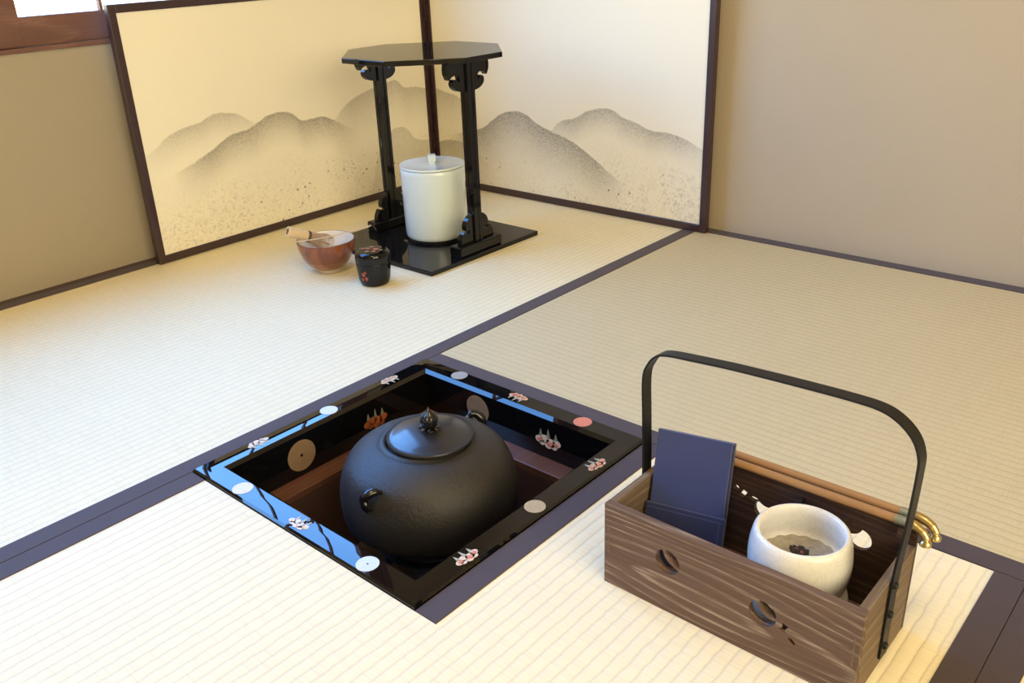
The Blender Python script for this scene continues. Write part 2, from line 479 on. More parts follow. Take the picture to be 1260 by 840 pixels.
WY0, WY1, WZ0, WZ1 = -1.0, .97, .457, 1.75          # window opening in the left wall
bm = nb()
for a in ((YF, WY0, -.075, ZC), (WY1, YW+.12, -.075, ZC), (WY0, WY1, -.075, WZ0), (WY0, WY1, WZ1, ZC)): box(bm, XW-.12, XW, *a)
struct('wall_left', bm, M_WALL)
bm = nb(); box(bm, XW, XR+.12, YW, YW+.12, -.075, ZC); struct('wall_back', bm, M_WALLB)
RY0, RY1, RZ0, RZ1 = -1.9, .5, .45, 1.9
bm = nb()
for a in ((YF-.12, RY0, -.075, ZC), (RY1, YW, -.075, ZC), (RY0, RY1, -.075, RZ0), (RY0, RY1, RZ1, ZC)): box(bm, XR, XR+.12, *a)
struct('wall_right', bm, M_WALL)
bm = nb(); box(bm, XW-.12, XR, YF-.12, YF, -.075, ZC); struct('wall_front', bm, M_WALL)
bm = nb(); box(bm, XW-.12, XR+.12, YF-.12, YW+.12, ZC, ZC+.05); struct('ceiling', bm, M_CEIL)
bm = nb(); box(bm, XW, XW+.0125, YF, YW, -.055, .003); struct('baseboard_left', bm, M_BASE)

def window(n, x, xo, y0, y1, z0, z1, split, inner):
    """sliding sashes; x = room face, xo = outer side"""
    s = 1 if xo > x else -1
    w = empty('window_%d' % n, (x, (y0+y1)/2, z0), None, None); w['kind'] = 'structure'
    bm = nb()
    X = sorted((x - s*.004, x + s*.10))
    box(bm, X[0], X[1], y0, y1, z0-.0, z0+.0085); box(bm, X[0], X[1], y0, y1, z1-.03, z1)
    box(bm, X[0], X[1], y0, y0+.03, z0+.0085, z1-.03); box(bm, X[0], X[1], y1-.03, y1, z0+.0085, z1-.03)
    obj('window_frame', bm, M_WINW, w, bevel=.001)
    for k, (a, b) in enumerate(((y0+.03, split+.0), (split-.055, y1-.03))):
        xa = x + s*(.006 if k == inner else .036); xb = xa + s*.026
        X = sorted((xa, xb)); zb = z0+.0095; zt = z1-.031
        if k == inner: pass
        bm = nb(); st = .055
        box(bm, X[0], X[1], a, a+st, zb, zt); box(bm, X[0], X[1], b-st, b, zb, zt)
        Xr = (X[0]+.002, X[1]-.002)
        box(bm, *Xr, a+st, b-st, zb, zb+.053); box(bm, *Xr, a+st, b-st, zt-.05, zt)
        sash = obj('sash', bm, M_WINW, w, bevel=.0015)
        bm = nb(); xm = (X[0]+X[1])/2; nn = 5 if (b-a) > 1 else 4
        L = b-a-2*st
        step = .1655 if k == inner and n == 1 else L/nn
        yy = a+st+step
        while yy < b-st-.03:
            box(bm, xm-.006, xm+.006, yy-.003, yy+.003, zb+.053, zt-.05); yy += step
        for zz in (.33, .66):
            zq = zb+(zt-zb)*zz; box(bm, xm-.005, xm+.005, a+st, b-st, zq-.003, zq+.003)
        obj('muntin', bm, M_WINW, sash)
        bm = nb(); box(bm, xm-.0015, xm+.0015, a+st-.004, b-st+.004, zb+.049, zt-.046)
        obj('pane', bm, M_GLASS, sash)
window(1, XW, XW-.12, WY0, WY1, WZ0, WZ1, .268, 1)
window(2, XR, XR+.12, RY0, RY1, RZ0, RZ1, -.6, 0)

# ------------------------------------------------------------ tatami mats
def mat_thing(label, weave, bind, m, org):
    t = empty('tatami_mat', org, label, 'tatami mat')
    bm = nb()
    for a in weave: box(bm, a[0], a[1], a[2], a[3], -.055, 0)
    obj('woven_surface', bm, m, t)
    for a in bind:
        bm = nb(); box(bm, a[0], a[1], a[2], a[3], -.055, .0012)
        obj('edge_binding', bm, M_HERI, t, bevel=.0008)
    return t
e = .0004
xl = XW+.0125
mat_thing('pale tatami mat along the window wall, under the tea stand and tea bowl',
          [(xl+HB, -HB, -.505, YW)], [(-HB, -e, -.505, YW), (xl+e, xl+HB, -.505, YW)], M_LEFTMAT, (-.45, .4, 0))
mat_thing('tatami mat lying farthest left in the near corner by the window wall',
          [(xl+HB, -HB, YF, -.506)], [(-HB, -e, YF, -.506), (xl+e, xl+HB, YF, -.506)], M_LEFTMAT, (-.45, -1.4, 0))
mat_thing('yellow-beige tatami mat along the plain back wall, behind the hearth and tobacco tray',
          [(e, 1.769, S+HB, YW-HB)], [(e, 1.769, S+.0006, S+HB), (e, 1.769, YW-HB, YW-.001)], M_BACKMAT, (.9, .87, 0))
mat_thing('pale tatami mat cut out around the sunken hearth, carrying the tobacco tray',
          [(HB, .856, -.463, -e), (S+HB, .856, -e, S-e)],
          [(e, HB, -.463, -e), (.856, .887-e, -.463, S-e), (S+e, S+HB, 0, S-e)], M_FRONTMAT, (.65, 0, 0))
mat_thing('tatami mat at the lower right corner beyond the double dark binding',
          [(.918, 1.74, -1.35, S-e)], [(.887+e, .918, -1.35, S-e), (1.74, 1.77, -1.35, S-e)], M_FRONTMAT, (1.3, -.4, 0))
mat_thing('tatami mat in front of the hearth mat, nearest the viewer',
          [(HB, .856, -1.35, -.464)], [(e, HB, -1.35, -.464), (.856, .887-e, -1.35, -.464)], M_BACKMAT, (.4, -.9, 0))
mat_thing('tatami mat lying by the far right side of the room',
          [(1.771, 2.70, -1.35, YW-HB)], [(1.771, 2.70, YW-HB, YW-.001)], M_BACKMAT, (2.2, 0, 0))

mat_thing('tatami mat laid crosswise along the wall behind the viewer',
          [(e, 2.70, YF, -1.38)], [(e, 2.70, -1.38, -1.351)], M_BACKMAT, (1.3, -1.8, 0))

# ------------------------------------------------------------ hearth
pit = empty('hearth_box', (S/2, S/2, -.34), 'dark red-brown clay-lined hearth pit with a narrow wooden ledge, below the black frame', 'hearth')
L0, L1 = .0345, S-.0345        # inner faces of the lining boards
P0, P1 = .0657, S-.0657        # pit walls
bm = nb()
for a in ((.002, P0, .002, S-.002), (P1, S-.002, .002, S-.002), (P0, P1, .002, P0), (P0, P1, P1, S-.002)): box(bm, *a, -.074, -.063)
obj('ledge', bm, M_LEDGE, pit, bevel=.001)
bm = nb()
for a in ((.04, P0, .04, S-.04), (P1, S-.04, .04, S-.04), (P0, P1, .04, P0), (P0, P1, P1, S-.04)): box(bm, *a, -.34, -.0745)
box(bm, P0-.01, P1+.01, P0-.01, P1+.01, -.35, -.3405)
obj('clay_lining', bm, M_PIT, pit)
bm = nb()
n = 24
G = [[bm.verts.new((P0+(P1-P0)*i/n, P0+(P1-P0)*j/n, -.20-.025*math.exp(-(((i-n/2)/6)**2+((j-n/2)/6)**2))+.004*random.random())) for j in range(n+1)] for i in range(n+1)]
for i in range(n):
    for j in range(n): bm.faces.new((G[i][j], G[i+1][j], G[i+1][j+1], G[i][j+1]))
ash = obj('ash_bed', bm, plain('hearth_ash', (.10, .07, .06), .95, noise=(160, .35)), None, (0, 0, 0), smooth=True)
tag(ash, 'bed of ash at the bottom of the sunken hearth', 'ash', kind='stuff')

hf = empty('sunken_hearth_frame', (S/2, S/2, 0), 'glossy black lacquered square hearth frame with round and cloud inlays, set in the tatami', 'hearth frame')
bm = nb()                                            # rim: outer bevel, flat top, wide inner chamfer, lining boards
ringp = [(0.0006, -.045), (.0006, .0025), (.0030, .0050), (.0120, .00525), (.0200, .00525), (.0290, .0051), (.0345, .0005), (.0345, -.0625), (.026, -.0625), (.026, -.045)]
vv = [[bm.verts.new((x, y, z)) for x, y in ((d, d), (S-d, d), (S-d, S-d), (d, S-d))] for d, z in ringp]
for a, b in zip(vv, vv[1:]+vv[:1]):
    for k in range(4):
        j = (k+1) % 4; bm.faces.new((a[k], a[j], b[j], b[k]))
obj('lacquered_rim', bm, M_LACQ, hf, smooth=True, angle=12)

def inlay(kind, M, mats, r=.0130, th=.0006, hole=False):
    """kind 'disc' or 'cloud' in the local plane M (x along the board, y towards the pines' tips)"""
    if kind == 'disc':
        bm = fill([circ(0, 0, r, 40), circ(0, 0, r*.1, 12)] if hole else [circ(0, 0, r, 40)], th, M)
        o = obj('round_inlay', bm, mats[0], hf)
        return
    s = r/.0112
    def blob(cs):
        bm = nb()
        for cx, cy, a in cs:
            merge(bm, fill([circ(cx*s, cy*s, a*s, 20, a*s*.8)], th, M))
        return bm
    a = [(-.0105, -.0006, .0042), (-.004, .0012, .005), (.003, -.0008, .0052), (.0095, .0004, .0044), (-.007, -.003, .0034), (.0065, -.0038, .0036), (.0, -.0040, .004)]
    b = [(-.0095, -.0005, .0026), (.0015, -.0022, .0032), (.009, -.0006, .0026)]
    o = obj('cloud_inlay', blob(a), mats[0], hf)
    M2 = M @ Matrix.Translation((0, 0, th*.8))
    bm = nb()
    for cx, cy, q in b: merge(bm, fill([circ(cx*s, cy*s, q*s, 16, q*s*.7)], th, M2))
    obj('cloud_center', bm, mats[1], hf)
    bm = nb()
    for cx, h in ((-.0085, .0068), (.0, .0088), (.0085, .0064)):
        pts = []
        y0 = .0035; ww = .0022
        for q in range(5):
            t = q/5; pts.append((ww*(1-t)+.0002, y0+h*t)); pts.append((ww*(1-t)*.45, y0+h*(t+.12)))
        pts.append((0, y0+h)); pts += [(-x, y) for x, y in reversed(pts[:-1])]
        merge(bm, fill([[((x+cx)*s, y*s) for x, y in pts]], th, M))
    obj('pine_inlay', bm, mats[2], hf)
zt = .00530
def ontop(x, y, inward):                             # inward = direction of the pine tips
    ey = Vector(inward); ex = Vector((ey.y, -ey.x, 0)); return frame_M((x, y, zt), ex, ey)
UL, UR, UB, UT = (1,0,0), (-1,0,0), (0,1,0), (0,-1,0)
c3 = (M_TAN, M_CORAL, M_PINEL)
inlay('disc', ontop(.0934, .0155, UB), [M_SILVB]); inlay('disc', ontop(.333, .0155, UB), [M_SILV], hole=True); inlay('cloud', ontop(.2121, .0140, UB), (M_SILVB, M_PEACH, M_PINEL))
inlay('disc', ontop(.0165, .2123, UL), [M_SILV]); inlay('cloud', ontop(.0130, .0935, UL), (M_PEACH, M_SILVB, M_PINEL)); inlay('cloud', ontop(.0130, .3326, UL), (M_PEACH, M_TAN, M_PINEL))
inlay('disc', ontop(.0898, .4095, UT), [M_GREYI]); inlay('disc', ontop(.3297, .4085, UT), [M_CORAL]); inlay('cloud', ontop(.2093, .4110, UT), c3)
inlay('disc', ontop(.4075, .2116, UR), [M_GOLD]); inlay('cloud', ontop(.4105, .3314, UR), c3); inlay('cloud', ontop(.4105, .0919, UR), (M_PEACH, M_CORAL, M_PINEL))
# inside faces
def inwall(which, t, z):
    if which == 'x': return frame_M((L0+.0004, t, z), (0, 1, 0), (0, 0, 1))
    return frame_M((t, L1-.0004, z), (1, 0, 0), (0, 0, 1))
inlay('disc', inwall('x', .1444, -.031), [M_BRZ], .0235, hole=True); inlay('cloud', inwall('x', .2813, -.036), (M_ORNG, M_ORNG, M_PINE), .018)
inlay('disc', inwall('y', .1454, -.027), [M_BRZ], .0225); inlay('cloud', inwall('y', .283, -.034), (M_PEACH, M_CORAL, M_PINE), .018)

# ------------------------------------------------------------ kettle on its trivet
KX, KY = .2185, .2155
kt = empty('iron_kettle', (KX, KY, -.115), 'black cast-iron tea kettle with a flat lid, seated in the hearth', 'kettle')
bprof = [(0, -.115), (.05, -.115), (.082, -.105), (.100, -.088), (.108, -.073), (.1165, -.0712), (.1172, -.069), (.1178, -.058), (.1185, -.044), (.1170, -.026), (.1118, -.008), (.1035, .0060),
         (.091, .0165), (.077, .0245), (.066, .028), (.059, .0285), (.057, .0305), (.0545, .031), (.052, .029), (.052, .02), (0, .02)]
pr = []
mid = spline(bprof[7:16], 5)
pr = bprof[:7] + mid + bprof[16:]
bm = nb(); lathe(bm, pr, (KX, KY, 0), 96)
obj('body', bm, M_IRON, kt, smooth=True, angle=50)
LX, LY = KX+.006, KY+.0035
bm = nb(); lathe(bm, [(0, .0312), (.055, .0312), (.0568, .0325), (.0574, .0350), (.0566, .0366), (.0550, .0366), (.0530, .0364), (.048, .0378), (.035, .0408), (.018, .0430), (.010, .0432), (0, .0432)], (LX, LY, 0), 96)
lid = obj('lid', bm, M_IRONL, kt, smooth=True, angle=45)
bm = nb()                                            # bud-shaped knob: ribbed petals over a small collar
lathe(bm, [(0, .0430), (.0095, .0430), (.0092, .0447), (.0055, .0455), (.004, .047)], (LX, LY, 0), 24)
seg = 40; prk = [(.0035, .0462), (.0075, .0485), (.0105, .0525), (.0115, .0575), (.0105, .0625), (.0075, .0668), (.0035, .0698), (.0015, .073), (.0, .0775)]
rings = []
for r, z in prk:
    rings.append([bm.verts.new((LX+(r*(1+.16*abs(math.sin(4*2*PI*i/seg))-.08))*math.cos(2*PI*i/seg+z*12), LY+(r*(1+.16*abs(math.sin(4*2*PI*i/seg))-.08))*math.sin(2*PI*i/seg+z*12), z)) for i in range(seg)])
for a, b in zip(rings, rings[1:]):
    for i in range(seg): bm.faces.new((a[i], a[(i+1) % seg], b[(i+1) % seg], b[i]))
for k in range(8):                                   # little leaves around the collar
    a = 2*PI*k/8; c, s_ = math.cos(a), math.sin(a)
    tube(bm, [(LX+c*.006, LY+s_*.006, .0465), (LX+c*.0115, LY+s_*.0115, .0475), (LX+c*.0145, LY+s_*.0145, .0455)], [.002, .0024, .0008], 6)
obj('lid_knob', bm, M_IRONG, lid, smooth=True, angle=60)
def lug(az):
    c, s_ = math.cos(az), math.sin(az); ex = Vector((-s_, c, 0)); out = Vector((c, s_, 0))
    base = Vector((KX, KY, 0))+out*.108+Vector((0, 0, .001))
    bm = nb()
    f = lambda a, b, z: tuple(base+ex*a+out*b+Vector((0, 0, z)))
    tube(bm, spline([f(-.003, -.006, -.026), f(-.003, .002, -.022), f(-.004, .008, -.010), f(-.003, .010, .0), f(.004, .008, .008), f(.009, .002, .010), f(.012, -.006, .006)], 4), [.003]+[.0048]*6+[.0056]*6+[.0062]*5+[.0055]*4+[.003]*3, 10)
    tube(bm, spline([f(-.003, .010, .0), f(.001, .011, -.008), f(.004, .006, -.014), f(.003, -.004, -.018)], 4), [.0045]*5+[.0038]*4+[.002]*4, 8)
    obj('ring_lug', bm, M_IRONG, kt, smooth=True, angle=60)
lug(-PI/2+.11); lug(PI/2+.11)
tv = empty('trivet', (KX, KY, -.22), 'iron trivet with three feet hidden beneath the kettle', 'trivet')
bm = nb(); tube(bm, [(KX+.075*math.cos(2*PI*i/36), KY+.075*math.sin(2*PI*i/36), -.1185) for i in range(37)], .0045, 8)
obj('ring', bm, M_IRON, tv, smooth=True)
for k in range(3):
    a = 2*PI*k/3+.4; c, s_ = math.cos(a), math.sin(a); bm = nb()
    tube(bm, [(KX+.075*c, KY+.075*s_, -.121), (KX+.088*c, KY+.088*s_, -.21)], [.005, .006], 8)
    obj('leg', bm, M_IRON, tv, smooth=True)

# ------------------------------------------------------------ folding screen
CN = Vector((-.826, 1.262, 0)); LE = Vector((-.8165, .410, 0)); RE = Vector((.027, 1.2625, 0)); HS = .532
W1 = (LE-CN).length; W2 = (RE-CN).length
dL = (CN-LE).normalized(); dR = (RE-CN).normalized()
ridL = [([(0.048,.462),(.086,.499),(.133,.522),(.18,.532),(.222,.554),(.253,.553),(.288,.541),(.333,.498)], .42, .13),
        ([(.615,.436),(.65,.483),(.698,.516),(.763,.539),(.829,.555),(.855,.558),(.892,.515),(.943,.508),(.977,.492),(1.02,.48)], .42, .22),
        ([(.125,.367),(.162,.388),(.205,.415),(.266,.459),(.317,.468),(.358,.492),(.394,.511),(.426,.513),(.465,.496),(.502,.455),(.53,.458),(.573,.454),(.606,.431),(.656,.388)], .62, .17),
        ([(.72,.05),(.80,.30),(.86,.33),(.93,.25),(1.05,.22)], .30, .40)]
ridR = [([(-.02,.48),(.019,.489),(.055,.477),(.108,.463),(.158,.43)], .42, .24),
        ([(.485,.352),(.524,.402),(.568,.419),(.611,.454),(.658,.475),(.693,.476),(.733,.447),(.772,.432),(.824,.406),(.874,.404),(.923,.389),(.977,.355)], .52, .14),
        ([(.11,.28),(.162,.3),(.212,.32),(.258,.366),(.308,.408),(.351,.421),(.388,.412),(.434,.373),(.479,.351),(.553,.318),(.596,.286),(.653,.234),(.708,.18)], .62, .27),
        ([(-.05,.19),(.001,.207),(.04,.23),(.095,.24),(.159,.226),(.22,.16)], .50, .34)]
M_PL = painting('painted_paper_left', tuple(LE), tuple(dL), W1, HS, ridL, 1)
M_PR = painting('painted_paper_right', tuple(CN), tuple(dR), W2, HS, ridR, 3)
scr = empty('folding_screen', tuple(CN), 'low two-panel folding screen painted with misty ink mountains, dark frame, standing in the corner', 'screen')
def panel(org, ex, W, mat):
    # local: x along, y up, z = towards the room
    up = Vector((0, 0, 1)); M = frame_M(org, ex, up)
    nrm = ex.cross(up)                               # must face the room
    f = .0165; T = .016
    bm = nb()
    zf, zb = 0, -T
    for a in ((0, f, .0014, HS), (W-f, W, .0014, HS), (f, W-f, .0014, f+.002), (f, W-f, HS-f, HS)): box(bm, a[0], a[1], a[2], a[3], zb, zf, M)
    fr = obj('panel_frame', bm, M_SCRF, scr, bevel=.0015)
    bm = nb(); box(bm, f-.001, W-f+.001, f, HS-f+.001, zb+.003, zf-.003, M)
    obj('painted_panel', bm, mat, fr)
panel(LE, dL, W1-.0003, M_PL)
panel(CN+dR*.0004, dR, W2, M_PR)
for z in (.10, .43):
    bm = nb(); box(bm, CN.x-.008, CN.x+.006, CN.y-.007, CN.y+.009, z, z+.04)
    obj('hinge', bm, M_SCRF, scr)

# ------------------------------------------------------------ utensil stand
SX, SY = -.4515, .875
X0, X1, Y0, Y1 = -.626, -.277, .706, 1.044
st = empty('tea_utensil_stand', (SX, SY, 0), 'black lacquer tea stand with an octagonal top on two posts, before the screen', 'tea stand')
bm = nb(); box(bm, X0, X1, Y0, Y1, 0.0005, .0105); obj('base_board', bm, M_LACQ2, st, bevel=.0012)
ZT = .413; cx, cy = -.448, .888; hw, hd, c = .176, .165, .112
oc = [(cx-hw, cy-hd+c*.98), (cx-hw+c, cy-hd), (cx+hw-c, cy-hd), (cx+hw, cy-hd+c), (cx+hw, cy+hd-c), (cx+hw-c, cy+hd), (cx-hw+c, cy+hd), (cx-hw, cy+hd-c)]
bm = fill([oc], .0105, Matrix.Translation((0, 0, ZT-.0053))); obj('octagonal_top', bm, M_LACQ2, st, bevel=.0012)
br_top = [(0, 0), (.062, 0), (.0635, .010), (.063, .020), (.058, .031), (.0555, .033), (.053, .030), (.047, .0262), (.040, .0245), (.034, .0248), (.029, .0275), (.0268, .0325), (.0272, .0385), (.031, .039),
          (.0335, .0350), (.0375, .0330), (.0425, .0335), (.0465, .0375), (.0475, .0430), (.0450, .0490), (.039, .0545), (.030, .0585), (.018, .0610), (.0, .0615)]
br_bot = [(0, .060), (.012, .059), (.022, .055), (.030, .048), (.034, .040), (.0345, .033), (.032, .0275), (.0285, .0262), (.0255, .0285), (.0225, .0275), (.0225, .0235), (.0265, .0205), (.032, .021), (.036, .0245),
          (.0395, .0255), (.043, .0225), (.048, .014), (.050, .006), (.050, 0), (0, 0)]
for px, py in ((-.592, .886), (-.302, .866)):
    bm = nb(); a = .0105                              # post with a rib on each face
    pts = []
    for k in range(4):
        cs, sn = [(1, 0), (0, 1), (-1, 0), (0, -1)][k]
        for u_, v_ in ((a, -a), (a, -.0045), (a-.002, -.0035), (a-.002, .0035), (a, .0045)):
            pts.append((u_*cs-v_*sn, u_*sn+v_*cs))
    bmf = fill([[(x+px, y+py) for x, y in pts]], ZT-.0106-.0325, Matrix.Translation((0, 0, (.0325+ZT-.0106)/2)))
    obj('post', bmf, M_LACQ2, st)
    bm = nb()
    box(bm, px-.017, px+.017, py-.064, py+.064, .0105, .0325); ft = obj('foot_bar', bm, M_LACQ2, st, bevel=.003)
    for prof, z0, sgn, nm in ((br_top, ZT-.0106, -1, 'top_bracket'), (br_bot, .0325, 1, 'foot_bracket')):
        sy = .93
        for q in (-1, 1):
            lp = [(q*max(u_, .0102)*(1 if nm == 'foot_bracket' or q < 0 else .92), sgn*v_*(.95 if nm == 'top_bracket' else 1)) for u_, v_ in prof]
            Mx = frame_M((px, py, z0), (0, 1, 0), (0, 0, 1))
            obj(nm, fill([lp], .012, Mx), M_LACQ2, st, smooth=True, angle=35)

# water jar
jar = empty('water_jar', (-.442, .885, .0105), 'pale celadon cylindrical water jar with lid, standing on the black stand base', 'water jar')
J = (-.442, .885, .0105)
jp = [(0, 0), (.063, 0), (.064, .006), (.0655, .0065), (.0675, .009), (.0685, .014)]
bm = nb(); lathe(bm, [(0, .0002), (.0635, .0002), (.0645, .007), (0, .007)], J, 64); obj('shadow_foot', bm, M_GAPSHADE, jar, smooth=True)  # recessed disc, painted black as the jar's contact shadow
bm = nb(); lathe(bm, [(0, .0065), (.0655, .0065), (.0678, .009), (.0688, .016), (.0695, .05), (.0702, .10), (.0712, .15), (.0715, .1595), (.0707, .1605), (.066, .1605), (.066, .15), (0, .15)], J, 96)
obj('body', bm, M_CELA, jar, smooth=True, angle=45)
bm = nb(); lathe(bm, [(0, .1612), (.0690, .1612), (.0716, .1622), (.0720, .1645), (.0712, .1662), (.067, .1664), (.064, .1655), (.03, .1662), (0, .1664)], J, 96)
lid = obj('lid', bm, M_CELA, jar, smooth=True, angle=45)
bm = nb(); 
Mk = Matrix.Translation((J[0], J[1], J[2]+.1664)) @ Matrix.Rotation(.9, 4, 'Z')
box(bm, -.0065, .0065, -.0065, .0065, -.0005, .004, Mk); box(bm, -.0085, .0085, -.0085, .0085, .004, .0195, Mk)
obj('lid_knob', bm, M_SHINE, lid, bevel=.0015)

# ------------------------------------------------------------ tea bowl, whisk, scoop, caddy
B = (-.4855, .610, 0)
tb = empty('tea_bowl', B, 'russet glazed tea bowl with cream inside, standing on the mat left of the black caddy', 'tea bowl')
bm = nb(); lathe(bm, spline([(.024, .0075), (.032, .010), (.044, .021), (.0535, .038), (.0585, .055), (.0602, .067)], 5)+[(.0600, .0685), (.0588, .0690), (.0575, .0685)], B, 80)
obj('outside', bm, M_RUSS, tb, smooth=True, angle=60)
bm = nb(); lathe(bm, [(.0575, .0685)]+spline([(.0560, .063), (.0530, .046), (.044, .027), (.028, .0155), (.010, .012)], 5)+[(0, .0118)], B, 80)
obj('inside', bm, M_WHITEG, tb, smooth=True, angle=60)
bm = nb(); lathe(bm, [(0, .0005), (.0235, .0005), (.0250, .002), (.0245, .0085), (.020, .011), (0, .011)], B, 48)
obj('foot_ring', bm, plain('bare_clay', (.55, .46, .36), .7), tb, smooth=True, angle=50)

wk = Vector((-.5331, .5528, .0905)); w2 = Vector((-.5185, .5985, .0690))
dn = (w2-wk).normalized()
ch = empty('tea_whisk', tuple(wk), 'pale bamboo tea whisk lying tines-down inside the russet bowl', 'whisk')
bm = nb()                                            # hollow handle
e2 = wk+dn*.050
def ringtube(bm, p0, p1, ro0, ro1, ri, seg=28, mids=()):
    d = (p1-p0); up = Vector((0, 0, 1)); s = d.normalized().cross(up).normalized(); t = s.cross(d.normalized())
    prof = [(0, ri), (0, ro0)] + list(mids) + [(1, ro1), (1, ri), (.15, ri)]
    R = []
    for f, r in prof:
        R.append([bm.verts.new(p0+d*f+(s*math.cos(2*PI*k/seg)+t*math.sin(2*PI*k/seg))*r) for k in range(seg)])
    for a, b in zip(R, R[1:]):
        for k in range(seg): bm.faces.new((a[k], a[(k+1) % seg], b[(k+1) % seg], b[k]))
    bm.faces.new(R[-1])
ringtube(bm, wk, e2, .0112, .0105, .0068, mids=((.04, .0116), (.12, .0112), (.9, .0105)))
obj('handle', bm, M_BAMBOOL, ch, smooth=True, angle=35)
bm = nb(); 
for q in range(3):
    c0 = wk+dn*(.044+.0022*q); s = dn.cross(Vector((0, 0, 1))).normalized(); t = s.cross(dn)
    tube(bm, [c0+(s*math.cos(2*PI*k/24)+t*math.sin(2*PI*k/24))*.0108 for k in range(25)], .0009, 6)
obj('thread_band', bm, M_THREAD, ch, smooth=True)
bm = nb(); s = dn.cross(Vector((0, 0, 1))).normalized(); t = s.cross(dn)
dd = (dn+Vector((.35, -.05, -.15))).normalized()
for ring_, nn, l, ro in ((0, 32, .044, .019), (1, 16, .040, .006)):
    for k in range(nn):
        a = 2*PI*k/nn; rad = s*math.cos(a)+t*math.sin(a)
        p0 = e2+rad*(.0098 if ring_ == 0 else .006)
        pts = [p0-dn*.004, p0+dd*l*.35+rad*(ro-.010)*.45, p0+dd*l*.75+rad*(ro-.010), p0+dd*l+rad*(ro-.010)*.85, p0+dd*(l+.002)+rad*(ro-.014)]
        pts = [Vector((p.x, p.y, max(p.z, .022))) for p in pts]
        tube(bm, pts, [.0008, .0008, .0007, .0006, .0004], 4)
o_t = obj('tines', bm, M_TINE, ch, smooth=True); tag(o_t, kind='stuff')

bm = nb()
p = spline([(-.5080, .5500, .0735), (-.494, .590, .0712), (-.480, .640, .0708), (-.4735, .664, .0722), (-.466, .688, .0728), (-.460, .702, .0750), (-.4565, .7085, .0775)], 5)
ribbon(bm, p, (.94, -.34, 0), .0042, .0013)
sc_ = empty('tea_scoop', (-.494, .590, .07), 'thin pale bamboo tea scoop laid across the rim of the russet bowl', 'tea scoop')
obj('stem', bm, plain('tan_bamboo', (.66, .48, .28), .45), sc_)
bm = nb(); p = spline([(-.4565, .7085, .0775), (-.4535, .711, .0762), (-.4505, .713, .0722), (-.4475, .714, .0670)], 4)
ribbon(bm, p, (.94, -.34, 0), .0052, .0013)
o = obj('bent_tip', bm, M_THREAD, sc_); o['label'] = 'dark bent tip'

NC = (-.346, .6155, 0)
nt_ = empty('tea_caddy', NC, 'small round black lacquer tea caddy with red leaf decoration, on the mat beside the bowl', 'tea caddy')
bm = nb(); lathe(bm, [(0, .0004), (.0245, .0004), (.0265, .0015), (.0295, .006)]+spline([(.0312, .012), (.0328, .025), (.0340, .040), (.0342, .047)], 4)+[(.0338, .0475), (0, .0475)], NC, 72)
nbody = obj('body', bm, M_NATS, nt_, smooth=True, angle=50)
bm = nb(); lathe(bm, [(0, .0478), (.0343, .0478), (.0347, .050), (.0346, .060), (.0338, .0655), (.0315, .0685), (.027, .0697), (.015, .0704), (0, .0706)], NC, 72)
nlid = obj('lid', bm, M_NATS, nt_, smooth=True, angle=50)
def leaf(cx_, cy_, r, rot):
    pts = []
    for k in range(20):
        a = 2*PI*k/20+rot; rr = r*(1 if k % 4 == 0 else (.72 if k % 2 == 0 else .48)); pts.append((cx_+rr*math.cos(a), cy_+rr*math.sin(a)))
    return pts
bm = nb()
for lx, ly, r, ro in ((.004, .006, .0105, .2), (-.010, -.002, .008, 1), (.012, -.006, .007, .7)):
    merge(bm, fill([leaf(lx, ly, r, ro)], .0003, Matrix.Translation((NC[0], NC[1], .0709))))
obj('lid_leaf_inlay', bm, plain('rust_maki_e', (.36, .12, .05), .4), nlid)
bm = nb()
for lx, ly, r, ro in ((-.012, .010, .007, .4), (.002, -.015, .0075, 1.2), (.017, .008, .0055, .1), (-.018, -.008, .006, .3)):
    merge(bm, fill([leaf(lx, ly, r, ro)], .0003, Matrix.Translation((NC[0], NC[1], .0707))))
obj('lid_gold_inlay', bm, M_BRZ, nlid)
bm = nb()                                            # red leaves on the side facing the room, wrapped on the body
def wrap(bm, loop, az, z0):
    vs = []
    cxm = sum(x for x, y in loop)/len(loop); cym = sum(y for x, y in loop)/len(loop)
    def P(x, y):
        z = z0+y; r = .0343-max(0, .044-z)*.075 + .0004 - max(0, .016-z)*.12
        a = az+x/.034; return (NC[0]+r*math.cos(a), NC[1]+r*math.sin(a), z)
    c_ = bm.verts.new(P(cxm, cym)); vs = [bm.verts.new(P(x, y)) for x, y in loop]
    for k in range(len(vs)): bm.faces.new((c_, vs[k], vs[(k+1) % len(vs)]))
az = math.radians(-72)
for lx, ly, r, ro in ((-.004, .004, .0062, .3), (.002, -.004, .0058, 1.1), (-.007, -.006, .005, .6), (.001, .009, .004, .2)): wrap(bm, leaf(lx, ly, r, ro), az, .024)
obj('side_leaf_inlay', bm, plain('red_maki_e', (.36, .07, .04), .4), nbody)

